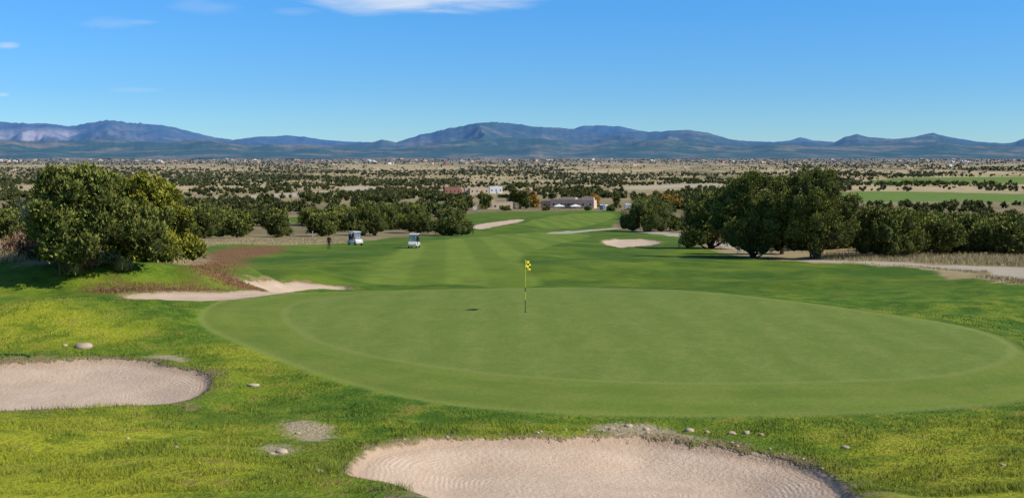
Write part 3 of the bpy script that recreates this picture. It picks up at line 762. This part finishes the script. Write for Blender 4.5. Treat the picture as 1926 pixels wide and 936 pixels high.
# ---------------------------------------------------------------- person
def person(px,py):
    x,y,z=at(px,py)
    e=thing('person',(x,y,z),'standing golfer in black clothes and dark cap','person',None,math.radians(20))
    SK=flat('skin',(.42,.26,.18),.6,.3);CL=flat('black_clothes',(.018,.018,.022),.9,.1);SH=flat('shoe_leather',(.04,.03,.03),.6,.3)
    vs=[(0,0,.98),(0,0,1.12),(0,.01,1.30),(0,.0,1.45),(0,-.01,1.53),(0,-.015,1.62),(0,-.02,1.73)]
    rd=[(.15,.11),(.14,.10),(.17,.115),(.13,.09),(.055,.055),(.078,.09),(.075,.09)]
    ed=[(i,i+1) for i in range(6)]
    def chain(start,pts_,rs):
        p=start
        for q_,r_ in zip(pts_,rs):
            vs.append(q_);rd.append((r_,r_) if not isinstance(r_,tuple) else r_);ed.append((p,len(vs)-1));p=len(vs)-1
        return p
    for s in(-1,1):
        chain(0,[(s*.09,0,.90),(s*.11,-.02*s,.50),(s*.12,.03,.10),(s*.125,.02,.05),(s*.14,-.13,.035)],[.095,.062,.045,.045,(.042,.03)])
        hd=chain(3,[(s*.17,0,1.43),(s*.235,.02,1.15),(s*.22,-.14,.97),(s*.21,-.19,.91)],[.058,.045,.034,(.022,.036)])
        for k in range(4):
            o_=(k-1.5)*.02;hn=chain(hd,[(s*.20,-.215+o_*.3,.875+o_*.6),(s*.19,-.225+o_*.3,.835+o_*.5)],[.010,.008])
        chain(hd,[(s*.18,-.19,.905),(s*.165,-.21,.88)],[.011,.009])
    me=bpy.data.meshes.new('body');me.from_pydata(vs,ed,[]);o=add_obj('body',me,e)
    md=o.modifiers.new('Skin','SKIN')
    for i,r_ in enumerate(rd): me.skin_vertices[0].data[i].radius=r_
    me.skin_vertices[0].data[0].use_root=True
    o.modifiers.new('Sub','SUBSURF').levels=2
    dg=bpy.context.evaluated_depsgraph_get();me2=bpy.data.meshes.new_from_object(o.evaluated_get(dg))
    o.modifiers.clear();o.data=me2
    me2.materials.clear()
    for mm in(SK,CL,SH):me2.materials.append(mm)
    for p in me2.polygons:
        p.use_smooth=True;c_=p.center
        p.material_index=2 if c_.z<.09 else (1 if (c_.z<1.50 and not(abs(c_.x)>.15 and c_.z<.95)) else 0)
    bm=bmesh.new();bmesh.ops.create_uvsphere(bm,u_segments=16,v_segments=10,radius=.1)
    for v in bm.verts:
        v.co.z=max(v.co.z,-.01)
        if v.co.y<-.06 and v.co.z<.03:v.co.y-=.07
    finish(bm,'cap',CL,e,(0,-.02,1.74),smooth=True)
    bm=bmesh.new();bmesh.ops.create_cone(bm,cap_ends=True,segments=8,radius1=.016,radius2=.008,depth=.035)
    finish(bm,'nose',SK,e,(0,-.115,1.675),(math.pi/2.6,0,0))
    for s in(-1,1):
        bm=bmesh.new();bmesh.ops.create_uvsphere(bm,u_segments=8,v_segments=6,radius=.011);finish(bm,'eye',KM,e,(s*.03,-.1,1.705))
        bm=bmesh.new();bmesh.ops.create_uvsphere(bm,u_segments=8,v_segments=6,radius=.025)
        for v in bm.verts:v.co.x*=.4
        finish(bm,'ear',SK,e,(s*.082,-.01,1.69))
    box('mouth',(0,-.106,1.645),(.04,.006,.008),flat('lips',(.3,.12,.1)),e)
person(619,470)
x,y,z=at(588,446)
e=thing('yardage_post',(x,y,z),'thin pale marker post in dry grass','post');box('post',(0,0,.6),(.12,.12,1.2),flat('pale_wood',(.6,.56,.48)),e,.01)

# ---------------------------------------------------------------- rocks
RK=flat('pale_stone',(.52,.42,.32),.95,.1,0,.2,6)
RK2=flat('tan_stone',(.46,.36,.27),.95,.1,0,.2,6)
for i,(px,py,wpx,hpx) in enumerate([(156,657,34,8),(122,655,10,3),(1296,808,20,6),(1330,812,12,4),(1376,815,17,5),(1404,814,15,5),(1432,817,11,4),(476,721,26,4),(530,842,26,6),(510,846,16,4),(600,888,18,5),(1182,800,18,4),(1150,806,14,4),(560,812,12,4),(1215,806,14,4),(1590,842,16,4),(332,842,10,4),(240,818,8,3),(1885,885,14,4)]+[(int(a),int(b),int(c),3) for a,b,c in zip(np.random.default_rng(4).uniform(690,1560,16),[0]*16,np.random.default_rng(6).uniform(5,9,16))]):
    if py==0:
        py=int(np.interp(px,[690,780,900,1200,1300,1420,1560],[846,828,820,818,829,846,886]))
        py+=int((i*37)%9)-4
    x,y,z,w,h=px_dims(px,py,wpx,hpx*1.2)
    rg=np.random.default_rng(500+i);v,f=ICO2;jj=fbm(v[:,0]*1.6+i*5,v[:,1]*1.6+v[:,2]*2.1,3,i)
    v=v*(.62+.8*jj)[:,None]*[w/2,w/2*rg.uniform(.6,.9),h*.8]
    o=add_obj('rock',mesh_np('rock',v,f,RK if i%3 else RK2,False),None,(x,y,z+h*.15));o['label']='pale tan rock half sunk in grass';o['category']='rock';o['group']='loose rocks in the grass'
v,f=tube([at(-40+i*14,663+i*2.2+1.5*math.sin(i))[:2]+(at(-40+i*14,663+i*2.2+1.5*math.sin(i))[2]+.03,) for i in range(8)],[.02]*8,6)
o=add_obj('garden_hose',mesh_np('garden_hose',v,f,flat('hose_rubber',(.02,.16,.08),.5,.4),True));o['label']='green garden hose lying on the grass';o['category']='hose'

# ---------------------------------------------------------------- buildings
AD=flat('pink_adobe',(.70,.52,.39),.95,.1,0,.08,.4);AT=flat('tan_adobe',(.60,.47,.34),.95,.1,0,.08,.4);AR=flat('red_adobe',(.34,.17,.12),.95,.1,0,.1,.4)
WH=flat('white_plaster',(.80,.79,.77),.8,.2,0,.03,.4);DG=flat('dark_glass',(.03,.04,.05),.2,.6);RF=flat('gravel_roof',(.55,.46,.36),.95,.1);DW=flat('brown_wood',(.20,.13,.08),.8,.2);CV=flat('white_canvas',(.76,.73,.66),.8,.1,0,.04)
def building(px,py,w,dp,h,mat,label,nwin=4,rot=0.,wings=(),name='adobe_building',yoff=0,porch=False):
    x,y,z=at(px,py);s=y/F; w*=s;h*=s;dp*=s
    e=thing(name,(x,y+yoff,z),label,'building',None,rot)
    def vol(cx,cy,w_,d_,h_,nw):
        wl=box('wall',(cx,cy,h_/2-.5),(w_,d_,h_+1),mat,e,.12)
        box('roof',(cx,cy,h_+.03),(w_-.8,d_-.8,.1),RF,e)
        for dy in(-d_/2,d_/2):
            box('parapet',(cx,cy+dy*.965,h_+.22),(w_-.3,.3,.45),mat,e,.05)
        for i in range(nw):
            wx=cx+(i+.5-nw/2)*w_/nw
            wd=box('window',(wx,cy-d_/2-.02,h_*.5),(w_/nw*.26,.08,h_*.22),DG,e)
            box('frame',(0,-.02,-h_*.11-.07),(w_/nw*.32,.14,.12),DW,wd)
    vol(0,0,w,dp,h,nwin)
    for(cx,cy,w_,d_,h_,nw) in wings: vol(cx*s,cy*s,w_*s,d_*s,h_*s,nw)
    box('door',(w*.06,-dp/2-.03,1.05),(1.1,.1,2.1),DW,e)
    if porch:
        box('porch_roof',(0,-dp/2-1.1,h*.60),(w*.3,2.1,.2),DW,e)
        for i in range(6): box('porch_post',((i-2.5)*w*.055,-dp/2-2.0,h*.30-.06),(.25,.25,h*.60-.12),DW,e)
    return e
building(1080,392,84,34,15,AD,'low pink adobe clubhouse with timber porch',6,-.25,[(-48,12,30,34,12,2),(26,20,24,30,20,2),(-14,24,30,20,18,0)],'clubhouse',5,True)
building(935,393,54,30,13,AT,'low tan adobe building beside a dark tree',4,.22,[(24,12,24,22,10,1)])
building(850,366,30,20,14,AR,'red brown two storey adobe house among junipers',4,.2,[(12,4,14,16,10,2)],'adobe_house')
building(900,365,36,22,12,AT,'long tan adobe house with flat roof',4,.2,[(-18,4,16,16,11,2)],'adobe_house')
building(932,364,24,18,13,WH,'bright white flat roofed building among junipers',3,.15,[],'white_building')
building(985,363,30,18,10,AT,'grey tan flat roofed house among trees',4,.2,[],'adobe_house')
for i,(px,dy) in enumerate([(1051,-6),(1081,-7)]):
    x,y,z=at(px,394);e=thing('event_tent',(x,y+dy,z),'white peaked canvas tent beside the clubhouse','tent','white tents at the clubhouse')
    bm=bmesh.new();S=2.6
    c4=[bm.verts.new((a*S,b_*S,2.0)) for a,b_ in((-1,-1),(1,-1),(1,1),(-1,1))];d4=[bm.verts.new((a*S,b_*S,1.7)) for a,b_ in((-1,-1),(1,-1),(1,1),(-1,1))]
    m4=[bm.verts.new((a*S*.4,b_*S*.4,2.6)) for a,b_ in((-1,-1),(1,-1),(1,1),(-1,1))];t_=bm.verts.new((0,0,3.0))
    for k in range(4):
        j=(k+1)%4;bm.faces.new((c4[k],c4[j],m4[j],m4[k]));bm.faces.new((m4[k],m4[j],t_));bm.faces.new((d4[k],d4[j],c4[j],c4[k]))
    finish(bm,'canopy',CV,e)
    for a,b_ in((-1,-1),(1,-1),(1,1),(-1,1)):box('leg',(a*S*.97,b_*S*.97,.85),(.1,.1,1.7),MT,e)
def toilet(px,mat,label):
    x,y,z=at(px,394);e=thing('portable_toilet',(x,y,z),label,'portable toilet')
    box('cabin',(0,0,1.1),(1.5,1.5,2.4),mat,e,.05);box('door',(0,-.77,1.05),(.9,.05,1.9),mat,e,.01);prism('roof',[(-.8,2.3),(0,2.6),(.8,2.3)],-.8,.8,CV,e)
toilet(1131,BL,'blue portable toilet beside the clubhouse');toilet(1140,WH,'white portable toilet beside the clubhouse')
x,y,z=at(1181,394);e=thing('box_trailer',(x,y,z),'white box trailer parked by the clubhouse','trailer')
box('trailer_box',(0,0,1.75),(3.,5,2.3),WH,e,.06);box('chassis',(0,0,.52),(1.6,4.8,.14),BLK,e)
for a in(-1,1):cyl('wheel',(a*1.0,.3,.36),.36,.22,RB,e,(0,math.pi/2,0),18,bev=.03)
x,y,z=at(893,397);e=thing('course_sign',(x,y,z),'small plain white board on posts beside the fairway','sign')
box('board',(0,0,1.5),(1.9,.1,1.6),WH,e,.02);box('post',(-.7,.08,.5),(.1,.1,1.4),DW,e);box('post',(.7,.08,.5),(.1,.1,1.4),DW,e)
def housep(i,mat):
    rg=np.random.default_rng(i);bm=bmesh.new()
    def cb(cx,cy,w_,d_,h_,z0=-1.5):
        r_=bmesh.ops.create_cube(bm,size=1)
        for v in r_['verts']:v.co=Vector((cx+v.co.x*w_,cy+v.co.y*d_,z0+(v.co.z+.5)*(h_-z0)))
        return r_
    cb(0,0,16,10,3.6);cb(rg.uniform(-5,5),3,8,7,5.4);cb(rg.choice([-9,9]),1,7,8,3.1);cb(0,-5.3,9,.7,.6)
    k0=len(bm.faces)
    for wx in(-6,-3,0,3,6):
        r_=bmesh.ops.create_cube(bm,size=1)
        for v in r_['verts']:v.co=Vector((wx+v.co.x*1.3,-5.03+v.co.y*.12,1.7+v.co.z*1.3))
    for k,f in enumerate(bm.faces):f.material_index=1 if k>=k0 else 0
    bmesh.ops.recalc_face_normals(bm,faces=bm.faces)
    me=bpy.data.meshes.new('adobe_house');bm.to_mesh(me);bm.free();me.materials.append(mat);me.materials.append(DG);return me
HP=[housep(1,AD),housep(2,AT),housep(3,WH),housep(4,AD),housep(5,AR)]
spots=[(105,329,1),(118,328,0),(290,321,1),(300,320,0),(185,312,1),(350,319,0),(232,316,1),(355,311,0),(30,322,1),(460,316,1),(640,322,1),(700,318,0),(1290,317,1),(1500,320,0),(1710,318,1),(1790,314,2)]
rgh=np.random.default_rng(31)
for i in range(170):
    px=rgh.uniform(-60,1990);py=rgh.choice([rgh.uniform(299.5,304),rgh.uniform(302,312)])
    if 150<px<560 or 880<px<1020 or px>1400: py=min(py,rgh.uniform(300,307))
    spots.append((px,py,rgh.choice([0,1,1,2,3,4])))
SW=hits([s[0] for s in spots],[s[1] for s in spots])
for (px,py,k),(x,y) in zip(spots,SW):
    z=float(H0(x,y));o=add_obj('adobe_house',HP[int(k)],None,(x,y,z));o.rotation_euler=(0,0,rgh.uniform(-.3,.9))
    s=rgh.uniform(.8,1.25)*(1+ y/11000);o.scale=(s,s,s)
    o['label']=['flat roofed pink adobe house on the plain','tan adobe house among scattered junipers','white flat roofed house on the plain','flat roofed pink adobe house on the plain','dark red adobe house on the plain'][int(k)];o['category']='house';o['group']='houses scattered over the plain'
for (px,by,ty) in [(548,382,308),(68,362,318),(889,322,293),(1127,312,283),(1318,308,292),(578,312,301),(1010,372,348)]:
    x,y,z=at(px,by);h=(by-ty)*y/F
    e=thing('utility_pole',(x,y,z),'tall thin utility pole with crossarms on the plain','pole','utility poles across the plain')
    wd=max(.3,y*.00022)
    cyl('shaft',(0,0,h/2),wd*.8,h,MT if h>25 else DW,e,seg=8,r2=wd*.5)
    for k in range(2): box('crossarm',(0,0,h*(.95-.09*k)),(h*.13,wd*.6,wd*.6),DW,e)

# ---------------------------------------------------------------- camera, sun, sky
cam=bpy.data.cameras.new('camera');co=bpy.data.objects.new('camera',cam);col.objects.link(co)
co.location=(0,0,CAMZ);co.rotation_euler=(math.pi/2-TH,0,0);cam.sensor_width=36;cam.lens=36*F/1926;cam.clip_end=60000;cam.clip_start=.1
sc.camera=co
EL=math.radians(39);AZ=math.radians(104)
sd_=Vector((math.sin(AZ)*math.cos(EL),math.cos(AZ)*math.cos(EL),math.sin(EL)))
sl=bpy.data.lights.new('sun','SUN');sl.energy=5.0;sl.angle=math.radians(.5);sl.color=(1,.94,.83)
so=bpy.data.objects.new('sun',sl);col.objects.link(so);so.rotation_euler=sd_.to_track_quat('Z','Y').to_euler();so.location=(50,-20,60)
w=bpy.data.worlds.new('World');sc.world=w;w.use_nodes=True;n=N(w.node_tree);bg=w.node_tree.nodes['Background']
sky=n.new('ShaderNodeTexSky',sky_type='NISHITA');sky.sun_disc=False;sky.sun_elevation=EL;sky.sun_rotation=AZ;sky.altitude=2000;sky.air_density=1.;sky.dust_density=.3;sky.ozone_density=2.5
D_=n.new('ShaderNodeTexCoord').outputs['Generated'];sp=n.new('ShaderNodeSeparateXYZ');n.put(sp.inputs[0],D_)
yy=n.m('MAXIMUM',sp.outputs[1],.05);u=n.m('DIVIDE',sp.outputs[0],yy);v=n.m('DIVIDE',sp.outputs[2],yy)
cb=n.new('ShaderNodeCombineXYZ');n.put(cb.inputs[0],n.m('MULTIPLY',u,9.));n.put(cb.inputs[1],n.m('MULTIPLY',v,50.))
nzz=n.noise(1.,6,cb.outputs[0],.6,.6)
tot=None
for(px,py,a,b_,st) in [(820,-6,215,32,.8),(700,8,90,22,.4),(215,43,70,12,.15),(262,42,40,7,.18),(12,86,26,7,.4),(255,170,50,6,.12),(390,14,70,16,.15),(555,22,50,9,.12),(3,178,14,4,.3)]:
    cx,dy,dz=raydir(px,py);u0=float(cx/dy);v0=float(dz/dy)
    du=n.m('MULTIPLY',n.m('SUBTRACT',u,u0),F/a);dv=n.m('MULTIPLY',n.m('SUBTRACT',v,v0),F/b_)
    r2=n.m('ADD',n.m('MULTIPLY',du,du),n.m('MULTIPLY',dv,dv))
    g=n.m('MULTIPLY',n.mr(n.m('ADD',r2,n.m('MULTIPLY',n.m('SUBTRACT',nzz,.5),2.8)),-.4,1.3,1,0),st)
    tot=g if tot is None else n.m('MAXIMUM',tot,g)
tot=n.m('MULTIPLY',tot,n.mr(sp.outputs[1],.3,.5))
r=n.new('ShaderNodeValToRGB');n.put(r.inputs[0],sp.outputs[2]);e=r.color_ramp.elements
e[0].position=0;e[0].color=(.62,.92,1.18,1);e[1].position=1;e[1].color=(.85,1,1.05,1)
k=e.new(.06);k.color=(.50,.90,1.28,1);k=e.new(.15);k.color=(.44,1.05,1.56,1);k=e.new(.4);k.color=(.7,1.0,1.3,1)
c=n.mix(1.,sky.outputs[0],r.outputs[0],'MULTIPLY')
c=n.mix(tot,c,(8.2,8.6,9.2))
n.put(bg.inputs[0],c);bg.inputs[1].default_value=.1
